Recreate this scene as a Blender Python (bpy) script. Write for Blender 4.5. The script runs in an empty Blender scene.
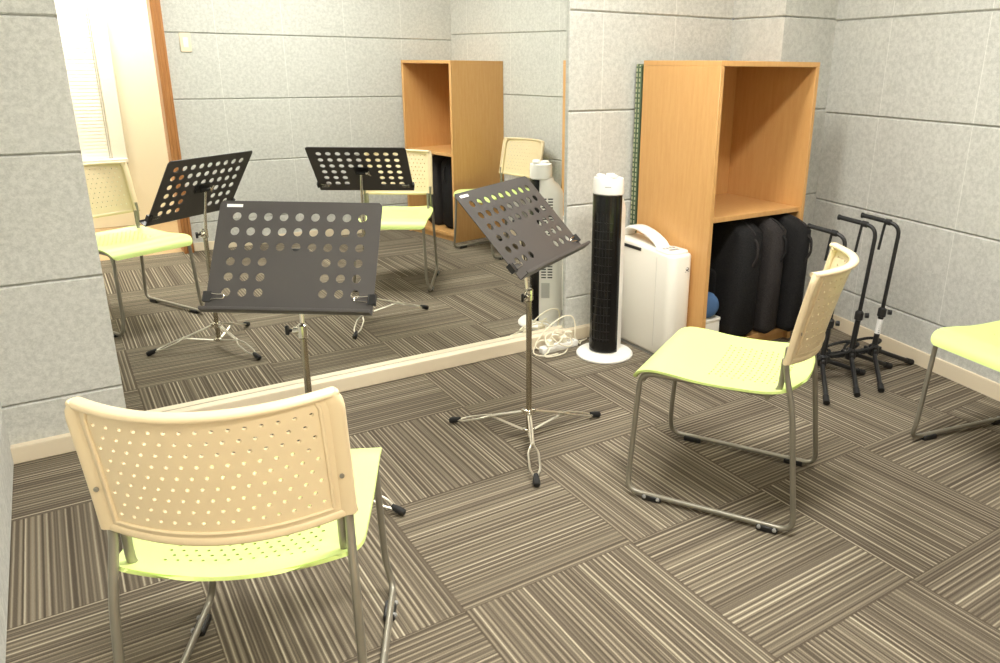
import bpy, math, random
from mathutils import Vector, Matrix
random.seed(7)
S = bpy.context.scene
COL = S.collection
PI = math.pi

# ------------------------------------------------------------------ mesh builder
class MB:
    def __init__(s):
        s.v = []; s.f = []; s.m = []
    def add(s, vs, fs, mi=0):
        o = len(s.v); s.v += [tuple(p) for p in vs]
        s.f += [tuple(i + o for i in f) for f in fs]; s.m += [mi] * len(fs)
        return s
    def box(s, c, d, mi=0, b=0.0, rot=None):
        """box with bevelled edges (b = bevel width)"""
        hx, hy, hz = d[0] / 2, d[1] / 2, d[2] / 2
        if b <= 0:
            vs = [(x, y, z) for x in (-hx, hx) for y in (-hy, hy) for z in (-hz, hz)]
            fs = [(0, 1, 3, 2), (4, 6, 7, 5), (0, 4, 5, 1), (2, 3, 7, 6), (0, 2, 6, 4), (1, 5, 7, 3)]
        else:
            b = min(b, hx * .95, hy * .95, hz * .95)
            vs = []; idx = {}
            for sx in (-1, 1):
                for sy in (-1, 1):
                    for sz in (-1, 1):
                        for a in range(3):
                            e = [hx - b, hy - b, hz - b]; e[a] += b
                            idx[(sx, sy, sz, a)] = len(vs)
                            vs.append((sx * e[0], sy * e[1], sz * e[2]))
            fs = []
            for a in range(3):
                b1, b2 = (a + 1) % 3, (a + 2) % 3
                for sg in (-1, 1):
                    q = []
                    for (p, r) in ((-1, -1), (1, -1), (1, 1), (-1, 1)):
                        k = [0, 0, 0]; k[a] = sg; k[b1] = p; k[b2] = r
                        q.append(idx[(k[0], k[1], k[2], a)])
                    fs.append(tuple(q if sg > 0 else q[::-1]))
            for a in range(3):
                b1, b2 = (a + 1) % 3, (a + 2) % 3
                for s1 in (-1, 1):
                    for s2 in (-1, 1):
                        k0 = [0, 0, 0]; k0[b1] = s1; k0[b2] = s2; k1 = list(k0); k0[a] = -1; k1[a] = 1
                        q = [idx[(*k0, b1)], idx[(*k1, b1)], idx[(*k1, b2)], idx[(*k0, b2)]]
                        fs.append(tuple(q if s1 * s2 < 0 else q[::-1]))
            for sx in (-1, 1):
                for sy in (-1, 1):
                    for sz in (-1, 1):
                        q = [idx[(sx, sy, sz, a)] for a in range(3)]
                        fs.append(tuple(q if sx * sy * sz > 0 else q[::-1]))
        R = rot if rot else Matrix.Identity(3)
        C = Vector(c)
        return s.add([R @ Vector(p) + C for p in vs], fs, mi)
    def tube(s, path, r, n=12, mi=0, closed=False, fillet=0, seg=5, cap=True, flat=None):
        """sweep; r number or list; flat=(rx, ry, upvector) elliptical section"""
        P = [Vector(p) for p in path]
        if fillet: P = fil(P, fillet, seg)
        N = len(P)
        rs = r if isinstance(r, (list, tuple)) else [r] * N
        if len(rs) != N: rs = [rs[0] + (rs[-1] - rs[0]) * i / (N - 1) for i in range(N)]
        T = []
        for i in range(N):
            if closed: t = P[(i + 1) % N] - P[i - 1]
            else: t = P[min(i + 1, N - 1)] - P[max(i - 1, 0)]
            T.append(t.normalized() if t.length > 1e-9 else Vector((0, 0, 1)))
        up = Vector(flat[2]) if flat else (Vector((0, 0, 1)) if abs(T[0].z) < .9 else Vector((1, 0, 0)))
        a = (up - T[0] * up.dot(T[0])).normalized()
        vs = []
        for i in range(N):
            if flat: a = Vector(flat[2])
            a = a - T[i] * a.dot(T[i]); a.normalize()
            b = T[i].cross(a)
            for k in range(n):
                w = 2 * PI * k / n
                if flat:
                    cw, sw = math.cos(w), math.sin(w)
                    e = .7
                    cx = math.copysign(abs(cw) ** e, cw) * flat[0]; sx = math.copysign(abs(sw) ** e, sw) * flat[1]
                    vs.append(P[i] + a * cx + b * sx)
                else:
                    vs.append(P[i] + (a * math.cos(w) + b * math.sin(w)) * rs[i])
        fs = []
        for i in range(N if closed else N - 1):
            j = (i + 1) % N
            for k in range(n):
                l = (k + 1) % n
                fs.append((i * n + k, i * n + l, j * n + l, j * n + k))
        if cap and not closed:
            fs.append(tuple(range(n - 1, -1, -1))); fs.append(tuple((N - 1) * n + k for k in range(n)))
        return s.add(vs, fs, mi)
    def lathe(s, prof, c=(0, 0, 0), n=32, mi=0, axis=None, a0=0.0, a1=2 * PI, caps=True):
        """profile of (r, z) turned about z, placed at c; axis = optional direction"""
        full = abs(a1 - a0 - 2 * PI) < 1e-6
        M_ = Matrix.Identity(3)
        if axis is not None: M_ = Vector(axis).normalized().to_track_quat('Z', 'Y').to_matrix()
        cnt = n if full else n + 1
        vs = []
        for (r, z) in prof:
            for k in range(cnt):
                w = a0 + (a1 - a0) * k / n
                vs.append(M_ @ Vector((r * math.cos(w), r * math.sin(w), z)) + Vector(c))
        fs = []
        for i in range(len(prof) - 1):
            for k in range(n):
                l = (k + 1) % cnt
                fs.append((i * cnt + k, i * cnt + l, (i + 1) * cnt + l, (i + 1) * cnt + k))
        if caps:
            if prof[0][0] > 1e-6: fs.append(tuple(range(cnt - 1, -1, -1)))
            if prof[-1][0] > 1e-6: fs.append(tuple((len(prof) - 1) * cnt + k for k in range(cnt)))
        return s.add(vs, fs, mi)
    def prism(s, outline, z0, z1, mi=0, b=0.0, fn=None):
        """extrude a CCW outline (x, y) from z0 to z1 with an inset bevel; fn maps (x,y,z) to a point"""
        n = len(outline)
        c = Vector((sum(p[0] for p in outline) / n, sum(p[1] for p in outline) / n))
        def inset(d):
            out = []
            for i in range(n):
                p0, p1, p2 = Vector(outline[i - 1]), Vector(outline[i]), Vector(outline[(i + 1) % n])
                e1 = (p1 - p0); e2 = (p2 - p1)
                n1 = Vector((-e1.y, e1.x)).normalized() if e1.length else Vector((0, 0))
                n2 = Vector((-e2.y, e2.x)).normalized() if e2.length else Vector((0, 0))
                nn = n1 + n2
                if nn.length < 1e-6: nn = n1
                nn.normalize(); k = max(.35, nn.dot(n1))
                out.append(p1 + nn * (d / k))
            return out
        if b > 0:
            rings = [(inset(b), z0), (inset(b * .3), z0 + b * .3), (inset(0), z0 + b), (inset(0), z1 - b), (inset(b * .3), z1 - b * .3), (inset(b), z1)]
        else:
            rings = [(outline, z0), (outline, z1)]
        vs = []
        for (o, z) in rings:
            for p in o:
                q = (p[0], p[1], z); vs.append(fn(*q) if fn else q)
        fs = []
        for i in range(len(rings) - 1):
            for k in range(n):
                l = (k + 1) % n
                fs.append((i * n + k, i * n + l, (i + 1) * n + l, (i + 1) * n + k))
        fs.append(tuple(range(n - 1, -1, -1))); fs.append(tuple((len(rings) - 1) * n + k for k in range(n)))
        return s.add(vs, fs, mi)
    def sheet(s, us, vs_, hole, f, th, k=2, mi=0):
        """perforated sheet: lattice us x vs_, hole(i, j) -> radius in metres or 0, f(u, v) -> point; real holes through thickness th"""
        nu, nv = len(us) - 1, len(vs_) - 1
        def lerp(a, t):
            i = min(int(t), len(a) - 2); return a[i] + (a[i + 1] - a[i]) * (t - i)
        e = 1e-3
        lu, hu, lv, hv = us[0], us[-1], vs_[0], vs_[-1]
        def pt(u, v, side):
            p = Vector(f(u, v))
            du = Vector(f(min(u + e, hu), v)) - Vector(f(max(u - e, lu), v))
            dv = Vector(f(u, min(v + e, hv))) - Vector(f(u, max(v - e, lv)))
            nn = du.cross(dv)
            if nn.length < 1e-12: nn = Vector((0, 0, 1))
            nn.normalize()
            return p + nn * (th / 2 * side)
        V = []; key = {}; F = []
        def lat(a, b, side):
            q = (a, b, side)
            if q not in key:
                key[q] = len(V); V.append(pt(lerp(us, a / k), lerp(vs_, b / k), side))
            return key[q]
        for i in range(nu):
            for j in range(nv):
                ring = [(i * k + a, j * k) for a in range(k)] + [(i * k + k, j * k + a) for a in range(k)] + \
                       [(i * k + k - a, j * k + k) for a in range(k)] + [(i * k, j * k + k - a) for a in range(k)]
                L = len(ring)
                r = hole(i, j)
                for side in (1, -1):
                    b = [lat(p[0], p[1], side) for p in ring]
                    if r:
                        uc, vc = (us[i] + us[i + 1]) / 2, (vs_[j] + vs_[j + 1]) / 2
                        wu = (Vector(f(us[i + 1], vc)) - Vector(f(us[i], vc))).length / (us[i + 1] - us[i])
                        wv = (Vector(f(uc, vs_[j + 1])) - Vector(f(uc, vs_[j]))).length / (vs_[j + 1] - vs_[j])
                        h = []
                        for m in range(L):
                            w = -PI * .75 + 2 * PI * m / L
                            h.append(len(V)); V.append(pt(uc + r / wu * math.cos(w), vc + r / wv * math.sin(w), side))
                        for m in range(L):
                            q = (b[m], b[(m + 1) % L], h[(m + 1) % L], h[m])
                            F.append(q if side > 0 else q[::-1])
                        if side > 0: hf = h
                        else:
                            for m in range(L):
                                F.append((hf[m], hf[(m + 1) % L], h[(m + 1) % L], h[m]))
                    else:
                        c = len(V); V.append(pt((us[i] + us[i + 1]) / 2, (vs_[j] + vs_[j + 1]) / 2, side))
                        for m in range(L):
                            q = (b[m], b[(m + 1) % L], c)
                            F.append(q if side > 0 else q[::-1])
        for a in range(nu * k):
            for (b, rev) in ((0, False), (nv * k, True)):
                q = (lat(a, b, 1), lat(a, b, -1), lat(a + 1, b, -1), lat(a + 1, b, 1)); F.append(q[::-1] if rev else q)
        for b in range(nv * k):
            for (a, rev) in ((0, True), (nu * k, False)):
                q = (lat(a, b, 1), lat(a, b, -1), lat(a, b + 1, -1), lat(a, b + 1, 1)); F.append(q[::-1] if rev else q)
        return s.add(V, F, mi)
    def build(s, name, mats, parent=None, smooth=True, ang=38):
        me = bpy.data.meshes.new(name)
        me.from_pydata(s.v, [], s.f)
        mats = mats if isinstance(mats, (list, tuple)) else [mats]
        for m in mats: me.materials.append(m)
        if len(mats) > 1: me.polygons.foreach_set('material_index', s.m)
        if smooth:
            me.polygons.foreach_set('use_smooth', [True] * len(me.polygons))
            me.set_sharp_from_angle(angle=math.radians(ang))
        me.update(); me.validate()
        o = bpy.data.objects.new(name, me); COL.objects.link(o)
        if parent: o.parent = parent
        return o

def fil(P, r, seg=5):
    out = [P[0]]
    for i in range(1, len(P) - 1):
        a, b, c = P[i - 1], P[i], P[i + 1]
        d1, d2 = (a - b), (c - b)
        l1, l2 = d1.length, d2.length
        if l1 < 1e-9 or l2 < 1e-9: continue
        d1 /= l1; d2 /= l2
        t = min(r, l1 * .48, l2 * .48)
        p, q = b + d1 * t, b + d2 * t
        for k in range(seg + 1):
            w = k / seg
            out.append(p * (1 - w) ** 2 + b * 2 * w * (1 - w) + q * w * w)
    out.append(P[-1]); return out

def catmull(pts, n=8):
    P = [Vector(p) for p in pts]; P = [P[0] * 2 - P[1]] + P + [P[-1] * 2 - P[-2]]
    out = []
    for i in range(1, len(P) - 2):
        for k in range(n):
            t = k / n; a, b, c, d = P[i - 1], P[i], P[i + 1], P[i + 2]
            out.append(.5 * (2 * b + (c - a) * t + (2 * a - 5 * b + 4 * c - d) * t * t + (3 * b - a - 3 * c + d) * t ** 3))
    out.append(P[-2]); return out

def rrect(w, h, r, n=5, cx=0, cy=0):
    out = []
    for (sx, sy, a) in ((1, -1, -PI / 2), (1, 1, 0), (-1, 1, PI / 2), (-1, -1, PI)):
        for k in range(n + 1):
            t = a + PI / 2 * k / n
            out.append((cx + sx * (w / 2 - r) + r * math.cos(t), cy + sy * (h / 2 - r) + r * math.sin(t)))
    return out

def empty(name, label, cat, loc=(0, 0, 0), rz=0.0, group=None):
    o = bpy.data.objects.new(name, None); COL.objects.link(o)
    o.location = loc; o.rotation_euler = (0, 0, rz); o.empty_display_size = .1
    return tag(o, label, cat, group)
def tag(o, label, cat, group=None):
    o['label'] = label; o['category'] = cat
    if group: o['group'] = group
    return o
def struct(o):
    o['kind'] = 'structure'; return o
def dup(root, loc, rz, label, group=None):
    kids = [(c, [g for g in c.children]) for c in root.children]
    r = root.copy(); COL.objects.link(r); r.location = loc; r.rotation_euler = (0, 0, rz)
    r['label'] = label
    if group: r['group'] = group
    for c, gs in kids:
        d = c.copy(); COL.objects.link(d); d.parent = r
        for g in gs:
            e = g.copy(); COL.objects.link(e); e.parent = d
    return r

# ------------------------------------------------------------------ materials
def srgb(r, g, b):
    f = lambda c: (c / 255 / 12.92) if c / 255 <= .04045 else ((c / 255 + .055) / 1.055) ** 2.4
    return (f(r), f(g), f(b), 1)
def mat(name, col, rough=.5, metal=0.0, spec=.5, coat=0.0, trans=0.0):
    m = bpy.data.materials.new(name); m.use_nodes = True
    b = m.node_tree.nodes['Principled BSDF']
    b.inputs['Base Color'].default_value = col; b.inputs['Roughness'].default_value = rough
    b.inputs['Metallic'].default_value = metal; b.inputs['Specular IOR Level'].default_value = spec
    b.inputs['Coat Weight'].default_value = coat
    return m
class NT:
    def __init__(s, m): s.t = m.node_tree; s.n = s.t.nodes; s.b = s.n['Principled BSDF']
    def node(s, ty, **kw):
        n = s.n.new(ty)
        for k, v in kw.items(): setattr(n, k, v)
        return n
    def link(s, a, b): s.t.links.new(a, b)
    def math(s, op, a, b=None, c=None):
        n = s.node('ShaderNodeMath', operation=op)
        for i, x in enumerate((a, b, c)):
            if x is None: continue
            if isinstance(x, (int, float)): n.inputs[i].default_value = x
            else: s.link(x, n.inputs[i])
        return n.outputs[0]
    def ramp(s, fac, stops, interp='LINEAR'):
        n = s.node('ShaderNodeValToRGB'); n.color_ramp.interpolation = interp
        e = n.color_ramp.elements
        while len(e) < len(stops): e.new(.5)
        for el, (p, c) in zip(e, stops): el.position = p; el.color = c
        s.link(fac, n.inputs[0]); return n.outputs[0]
    def mix(s, fac, a, b):
        n = s.node('ShaderNodeMix', data_type='RGBA')
        if isinstance(fac, (int, float)): n.inputs[0].default_value = fac
        else: s.link(fac, n.inputs[0])
        for i, x in ((6, a), (7, b)):
            if isinstance(x, tuple): n.inputs[i].default_value = x
            else: s.link(x, n.inputs[i])
        return n.outputs[2]
    def coord(s): return s.node('ShaderNodeTexCoord').outputs['Object']
    def noise(s, vec, scale, detail=2, rough=.5):
        n = s.node('ShaderNodeTexNoise'); n.inputs['Scale'].default_value = scale
        n.inputs['Detail'].default_value = detail; n.inputs['Roughness'].default_value = rough
        s.link(vec, n.inputs['Vector']); return n.outputs['Fac']
    def bump(s, h, strength=.2, dist=.002):
        n = s.node('ShaderNodeBump'); n.inputs['Strength'].default_value = strength; n.inputs['Distance'].default_value = dist
        s.link(h, n.inputs['Height']); s.link(n.outputs[0], s.b.inputs['Normal'])

def felt_mat(name, base, dark):
    m = mat(name, base, .95, spec=.1); t = NT(m); c = t.coord()
    n1 = t.noise(c, 55, 5, .7); n2 = t.noise(c, 260, 3, .7); n3 = t.noise(c, 14, 3, .6)
    a = t.ramp(n1, [(.38, (0, 0, 0, 1)), (.60, (1, 1, 1, 1))])
    b = t.ramp(n2, [(.36, (0, 0, 0, 1)), (.62, (1, 1, 1, 1))])
    ab = t.math('ADD', t.math('MULTIPLY', a, .5), t.math('MULTIPLY', b, .35))
    ab = t.math('ADD', ab, t.math('MULTIPLY', n3, .2))
    t.link(t.mix(ab, dark, base), t.b.inputs['Base Color'])
    t.bump(n2, .25, .002)
    return m
FELT = felt_mat('grey_felt', srgb(216, 216, 210), srgb(180, 181, 175))

FELTEDGE = felt_mat('lit_felt_fibres', srgb(232, 232, 226), srgb(212, 212, 206))  # paler felt: light caught by the joint fuzz, put into the colour
def carpet_mat():
    m = mat('striped_carpet', srgb(120, 105, 90), .95, spec=.08); t = NT(m); c = t.coord()
    sep = t.node('ShaderNodeSeparateXYZ'); t.link(c, sep.inputs[0])
    U = t.math('MULTIPLY', sep.outputs[0], 2.0); W = t.math('MULTIPLY', sep.outputs[1], -2.0)
    iu, iv = t.math('FLOOR', U), t.math('FLOOR', W)
    fu, fv = t.math('SUBTRACT', U, iu), t.math('SUBTRACT', W, iv)
    par = t.math('FLOORED_MODULO', t.math('ADD', iu, iv), 2.0)
    # parity 0: stripes run along u, so they vary with v
    s_ = t.math('ADD', t.math('MULTIPLY', fv, t.math('SUBTRACT', 1.0, par)), t.math('MULTIPLY', fu, par))
    w = t.noise(c, 45, 2); sw = t.math('ADD', s_, t.math('MULTIPLY', t.math('SUBTRACT', w, .5), .002))
    tile = t.math('ADD', t.math('MULTIPLY', iu, 13.7), t.math('MULTIPLY', iv, 71.3))
    def stripes(N, seed, cubic=False):
        k = t.math('FLOOR', t.math('MULTIPLY', sw, N))
        wn = t.node('ShaderNodeTexWhiteNoise', noise_dimensions='2D')
        cb = t.node('ShaderNodeCombineXYZ'); t.link(k, cb.inputs[0]); t.link(t.math('ADD', tile, seed), cb.inputs[1])
        t.link(cb.outputs[0], wn.inputs['Vector']); return wn.outputs['Value']
    a = stripes(128, .3); b = stripes(20, 5.1)
    ph = t.math('FRACT', t.math('ADD', t.math('MULTIPLY', sw, 33.0), t.math('MULTIPLY', stripes(11, 3.3), .4)))
    ln = t.math('SUBTRACT', 1.0, t.math('MINIMUM', t.math('MULTIPLY', t.math('ABSOLUTE', t.math('SUBTRACT', ph, .5)), 3.4), 1.0))
    st = stripes(33, 9.7)
    ln = t.math('MULTIPLY', ln, t.math('ADD', .42, t.math('MULTIPLY', st, .55)))
    v = t.math('ADD', t.math('ADD', t.math('MULTIPLY', a, .36), t.math('MULTIPLY', b, .10)), t.math('MULTIPLY', ln, .62))
    pile = t.noise(c, 420, 2, .7)
    v = t.math('ADD', v, t.math('MULTIPLY', t.math('SUBTRACT', pile, .5), .45))
    col = t.ramp(v, [(.08, srgb(82, 74, 64)), (.36, srgb(112, 103, 89)), (.62, srgb(146, 136, 118)), (.94, srgb(194, 185, 164))])
    # seams
    d = t.math('MINIMUM', t.math('MINIMUM', fu, t.math('SUBTRACT', 1.0, fu)), t.math('MINIMUM', fv, t.math('SUBTRACT', 1.0, fv)))
    seam = t.math('LESS_THAN', d, .0045)
    col = t.mix(t.math('MULTIPLY', seam, .45), col, srgb(70, 60, 50))
    t.link(col, t.b.inputs['Base Color'])
    t.bump(t.math('ADD', pile, ln), .35, .003)
    return m
CARPET = carpet_mat()

def wood_mat(name, c0, c1, rough=.38, sc=(1, 1, 1)):
    m = mat(name, c0, rough, spec=.4); t = NT(m)
    mp = t.node('ShaderNodeMapping'); mp.inputs['Scale'].default_value = sc
    t.link(t.coord(), mp.inputs[0])
    n = t.noise(mp.outputs[0], 9, 6, .62); n2 = t.noise(mp.outputs[0], 60, 3, .6)
    f = t.math('ADD', t.math('MULTIPLY', n, .7), t.math('MULTIPLY', n2, .3))
    t.link(t.ramp(f, [(.3, c0), (.7, c1)]), t.b.inputs['Base Color'])
    return m
WOOD = wood_mat('shelf_wood', srgb(206, 154, 92), srgb(218, 172, 112), .36, (7, 7, .7))
FRAMEWOOD = wood_mat('door_frame_wood', srgb(158, 104, 56), srgb(190, 134, 80), .4, (12, 12, .8))
CREAM = mat('cream_vinyl', srgb(232, 218, 192), .5)
LIME = mat('lime_plastic', srgb(214, 235, 146), .38, spec=.4)
IVORY = mat('ivory_plastic', srgb(230, 211, 175), .4, spec=.4)
STEEL = mat('painted_steel', srgb(150, 146, 134), .34, .55)
CHROME = mat('chrome', srgb(225, 220, 208), .14, 1.0)
LEGMETAL = mat('polished_leg_steel', srgb(214, 209, 196), .30, .85)
POLE = mat('satin_steel', srgb(178, 170, 152), .24, 1.0)
BLACK = mat('black_plastic', srgb(30, 30, 31), .42)
RUBBER = mat('black_rubber', srgb(26, 26, 26), .7)
GLOSS = mat('glossy_black', srgb(14, 14, 15), .16, spec=.5)
DESK = mat('dark_grey_powder_coat', srgb(70, 67, 66), .42, spec=.5)
WHITE = mat('white_plastic', srgb(246, 244, 238), .32)
WARMWHITE = mat('warm_white_plastic', srgb(243, 239, 228), .36)
GREY = mat('grey_print', srgb(150, 150, 148), .5)
LABEL = mat('white_sticker', srgb(246, 246, 244), .5)
CABLE = mat('cream_cable', srgb(240, 232, 208), .5)
BLUE = mat('blue_fabric', srgb(74, 108, 152), .8)
BLUETAPE = mat('blue_tape', srgb(40, 70, 120), .6)
PAINT = mat('white_paint', srgb(246, 244, 236), .6)
PAINT2 = mat('cream_paint', srgb(246, 238, 216), .65)
CEIL = mat('ceiling_white', srgb(240, 240, 236), .9)
TANFLOOR = wood_mat('tan_floor', srgb(176, 146, 108), srgb(196, 168, 128), .5, (2, 12, 2))
def fabric_mat(name, c0, c1):
    m = mat(name, c0, .9, spec=.15); t = NT(m); c = t.coord(); n = t.noise(c, 320, 2)
    t.link(t.ramp(n, [(.35, c0), (.65, c1)]), t.b.inputs['Base Color']); t.bump(n, .2, .001); return m
BAG = fabric_mat('black_nylon', srgb(26, 26, 27), srgb(44, 43, 43))
BAG2 = fabric_mat('charcoal_nylon', srgb(42, 40, 40), srgb(62, 58, 57))
def tatami_mat():
    m = mat('green_woven_edging', srgb(70, 92, 70), .8); t = NT(m)
    sep = t.node('ShaderNodeSeparateXYZ'); t.link(t.coord(), sep.inputs[0])
    ph = t.math('FRACT', t.math('MULTIPLY', sep.outputs[2], 46.0))
    py = t.math('FRACT', t.math('ADD', t.math('MULTIPLY', t.math('SUBTRACT', sep.outputs[1], .354), 50.0), .5))
    d = t.math('LESS_THAN', t.math('ABSOLUTE', t.math('SUBTRACT', ph, .5)), .33)
    d = t.math('MULTIPLY', d, t.math('LESS_THAN', t.math('ABSOLUTE', t.math('SUBTRACT', py, .5)), .24))
    n = t.noise(t.coord(), 160, 2)
    t.link(t.mix(t.math('MULTIPLY', d, t.math('ADD', .35, n)), srgb(74, 92, 66), srgb(186, 186, 152)), t.b.inputs['Base Color'])
    return m
TATAMI = tatami_mat()
m = mat('mirror_silver', (.90, .915, .89, 1), 0.0, 1.0); MIRROR = m
def emis(name, col, s):
    m = mat(name, col); b = m.node_tree.nodes['Principled BSDF']
    b.inputs['Emission Color'].default_value = col; b.inputs['Emission Strength'].default_value = s; return m
DIFFUSER = emis('lamp_diffuser', (1, .97, .9, 1), 6.0)

# ------------------------------------------------------------------ camera
fpx, yaw, pitch, roll = 757.9681, .5848, .3074, .0107
cam = bpy.data.cameras.new('camera'); co = bpy.data.objects.new('camera', cam); COL.objects.link(co)
cy, sy, cp, sp = math.cos(yaw), math.sin(yaw), math.cos(pitch), math.sin(pitch)
F = Vector((sy * cp, cy * cp, -sp)); r0 = Vector((cy, -sy, 0)); u0 = r0.cross(F)
cr, sr = math.cos(roll), math.sin(roll)
rr = r0 * cr + u0 * sr; uu = u0 * cr - r0 * sr
co.matrix_world = Matrix(((rr.x, uu.x, -F.x, -1.1472), (rr.y, uu.y, -F.y, -2.3424), (rr.z, uu.z, -F.z, 1.2229), (0, 0, 0, 1)))
cam.sensor_fit = 'HORIZONTAL'; cam.sensor_width = 36; cam.lens = fpx * 36 / 1000
cam.shift_x = -.0543; cam.shift_y = -.02584; cam.clip_start = .02
S.camera = co

# ------------------------------------------------------------------ room
XL, YF, YR = -1.393, .398, -2.33            # left wall, front panel face, rear panel face
ZC = 2.38
WX0, WY0, WSL = 1.953, -.223, .2            # right wall line x = WX0 + WSL*(y-WY0)
wx = lambda y: WX0 + WSL * (y - WY0)
WA = math.atan(WSL)

def panels(mb, o, du, ulist, zlist, nrm, inset=0.0, ends=(True, True)):
    """felt panels: o origin on face, du unit direction along wall, nrm into the room; grooves between rows, fuzzy butt joints between columns, caught light put into their paler colour"""
    o, du, nrm = Vector(o), Vector(du), Vector(nrm); up = Vector((0, 0, 1))
    flip = du.cross(up).dot(nrm) < 0
    D, ch, cv, gz, gd = .012, .0065, .0017, .0018, -.0055
    pt = lambda x, z, dep: o + du * x + up * z + nrm * dep
    def quad(ps, mi=0): mb.add(ps, [(3, 2, 1, 0) if flip else (0, 1, 2, 3)], mi)
    N, M_ = len(ulist) - 1, len(zlist) - 1
    for i in range(N):
        for j in range(M_):
            a, b, c, d = ulist[i], ulist[i + 1], zlist[j], zlist[j + 1]
            quad([pt(a, c + gz, -D), pt(b, c + gz, -D), pt(b, c + gz, gd), pt(a, c + gz, gd)])
            quad([pt(a, c + gz, gd), pt(b, c + gz, gd), pt(b, c + ch, 0), pt(a, c + ch, 0)])
            quad([pt(a, d - ch, 0), pt(b, d - ch, 0), pt(b, d - gz, gd), pt(a, d - gz, gd)])
            quad([pt(a, d - gz, gd), pt(b, d - gz, gd), pt(b, d - gz, -D), pt(a, d - gz, -D)])
            x0 = a + (cv if i else 0); x1 = b - (cv if i < N - 1 else 0)
            quad([pt(x0, c + ch, 0), pt(x1, c + ch, 0), pt(x1, d - ch, 0), pt(x0, d - ch, 0)])
            if i: quad([pt(a, c + ch, 0), pt(x0, c + ch, 0), pt(x0, d - ch, 0), pt(a, d - ch, 0)], 1)
            if i < N - 1: quad([pt(x1, c + ch, 0), pt(b, c + ch, 0), pt(b, d - ch, 0), pt(x1, d - ch, 0)], 1)
    z0_, z1_ = zlist[0], zlist[-1]
    if ends[0]: a = ulist[0]; quad([pt(a, z0_, -D), pt(a, z0_, 0), pt(a, z1_, 0), pt(a, z1_, -D)])
    if ends[1]: a = ulist[-1]; quad([pt(a, z0_, 0), pt(a, z0_, -D), pt(a, z1_, -D), pt(a, z1_, 0)])
    a, b, c, d = ulist[0] + inset, ulist[-1], zlist[0], zlist[-1]
    t0, t1 = -D + .001, -.09
    vs = [o + du * x + up * z + nrm * t for t in (t0, t1) for (x, z) in ((a, c), (b, c), (b, d), (a, d))]
    fs = [(0, 1, 2, 3), (7, 6, 5, 4), (0, 4, 5, 1), (1, 5, 6, 2), (2, 6, 7, 3), (3, 7, 4, 0)]
    if flip: fs = [f[::-1] for f in fs]
    mb.add(vs, fs)

zleft = [0, .186, .568, .955, 1.342, 1.73, 2.115, ZC]
zright = [0, .203, .628, 1.034, 1.438, 1.84, 2.24, ZC]
zside = [0, .2, .602, 1.018, 1.432, 1.84, 2.24, ZC]
zrear = [0, .19, .58, .988, 1.392, 1.82, 2.22, ZC]

mb = MB()
panels(mb, (0, YF, 0), (1, 0, 0), [XL - .02, -1.063], zleft, (0, -1, 0))
panels(mb, (0, YF, 0), (1, 0, 0), [.729, .902, 1.306, 1.662], zright, (0, -1, 0))
mb.box(((-1.063 + .729) / 2, .47, ZC / 2), (1.795, .05, ZC))                 # backing behind the mirror
panels(mb, (0, YF, 0), (1, 0, 0), [-1.063, -.62, -.18, .26, .729], [2.12, ZC], (0, -1, 0))
struct(mb.build('wall_front', [FELT, FELTEDGE], smooth=False))
mb = MB()
panels(mb, (1.662, 0, 0), (0, 1, 0), [.083, YF], zright, (-1, 0, 0), .025, (False, False))
panels(mb, (0, .083, 0), (1, 0, 0), [1.662, wx(.083) + .01], zright, (0, -1, 0), .105, (False, False))
struct(mb.build('wall_column', [FELT, FELTEDGE], smooth=False))
mb = MB()
d = Vector((-math.sin(WA), -math.cos(WA), 0))                              # along right wall toward the rear
L = lambda y: (WY0 - y) / math.cos(WA)
Lend = L(YR - .02)
uts = [L(.36)] + [.03 - .48, .03] + [.03 + .482 * k for k in range(1, 5)]
uts = [u for u in uts if u < Lend - .05] + [Lend]
uts = sorted(uts)
panels(mb, (WX0, WY0, 0), d, uts, zside, (-math.cos(WA), math.sin(WA), 0))
struct(mb.build('wall_right', [FELT, FELTEDGE], smooth=False))
mb = MB()
panels(mb, (XL, 0, 0), (0, 1, 0), [YR - .1] + [YF - .45 * k for k in range(5, -1, -1)], zleft, (1, 0, 0))
struct(mb.build('wall_left', [FELT, FELTEDGE], smooth=False))
# rear wall with the doorway the picture is taken from
DX1 = -.428
mb = MB()
panels(mb, (0, YR, 0), (1, 0, 0), [DX1 - .01] + [1.13 - .42 * k for k in range(3, -1, -1)] + [wx(YR) + .03], zrear, (0, 1, 0))
panels(mb, (0, YR, 0), (1, 0, 0), [XL, DX1 - .01], [2.1, ZC], (0, 1, 0))
struct(mb.build('wall_rear', [FELT, FELTEDGE], smooth=False))
mb = MB()
for (dx, dw) in ((-.004, .020), (.016, .024), (.036, .020)):
    mb.box((DX1 - .052 + dx, YR - .03 + (.006 if dx < .01 else .0), 1.04), (dw, .16, 2.08), b=.004)
mb.box(((XL + DX1) / 2 + .01, YR - .03, 2.09), (DX1 - XL - .03, .16, .045), b=.004)
struct(mb.build('door_1', FRAMEWOOD))
# floor, ceiling
mb = MB(); mb.box((.2, -.93, -.02), (3.7, 2.85, .04)); struct(mb.build('floor', CARPET, smooth=False))
mb = MB(); mb.box((.3, -1.6, ZC + .03), (4.4, 4.7, .06)); struct(mb.build('ceiling', CEIL, smooth=False))
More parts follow.
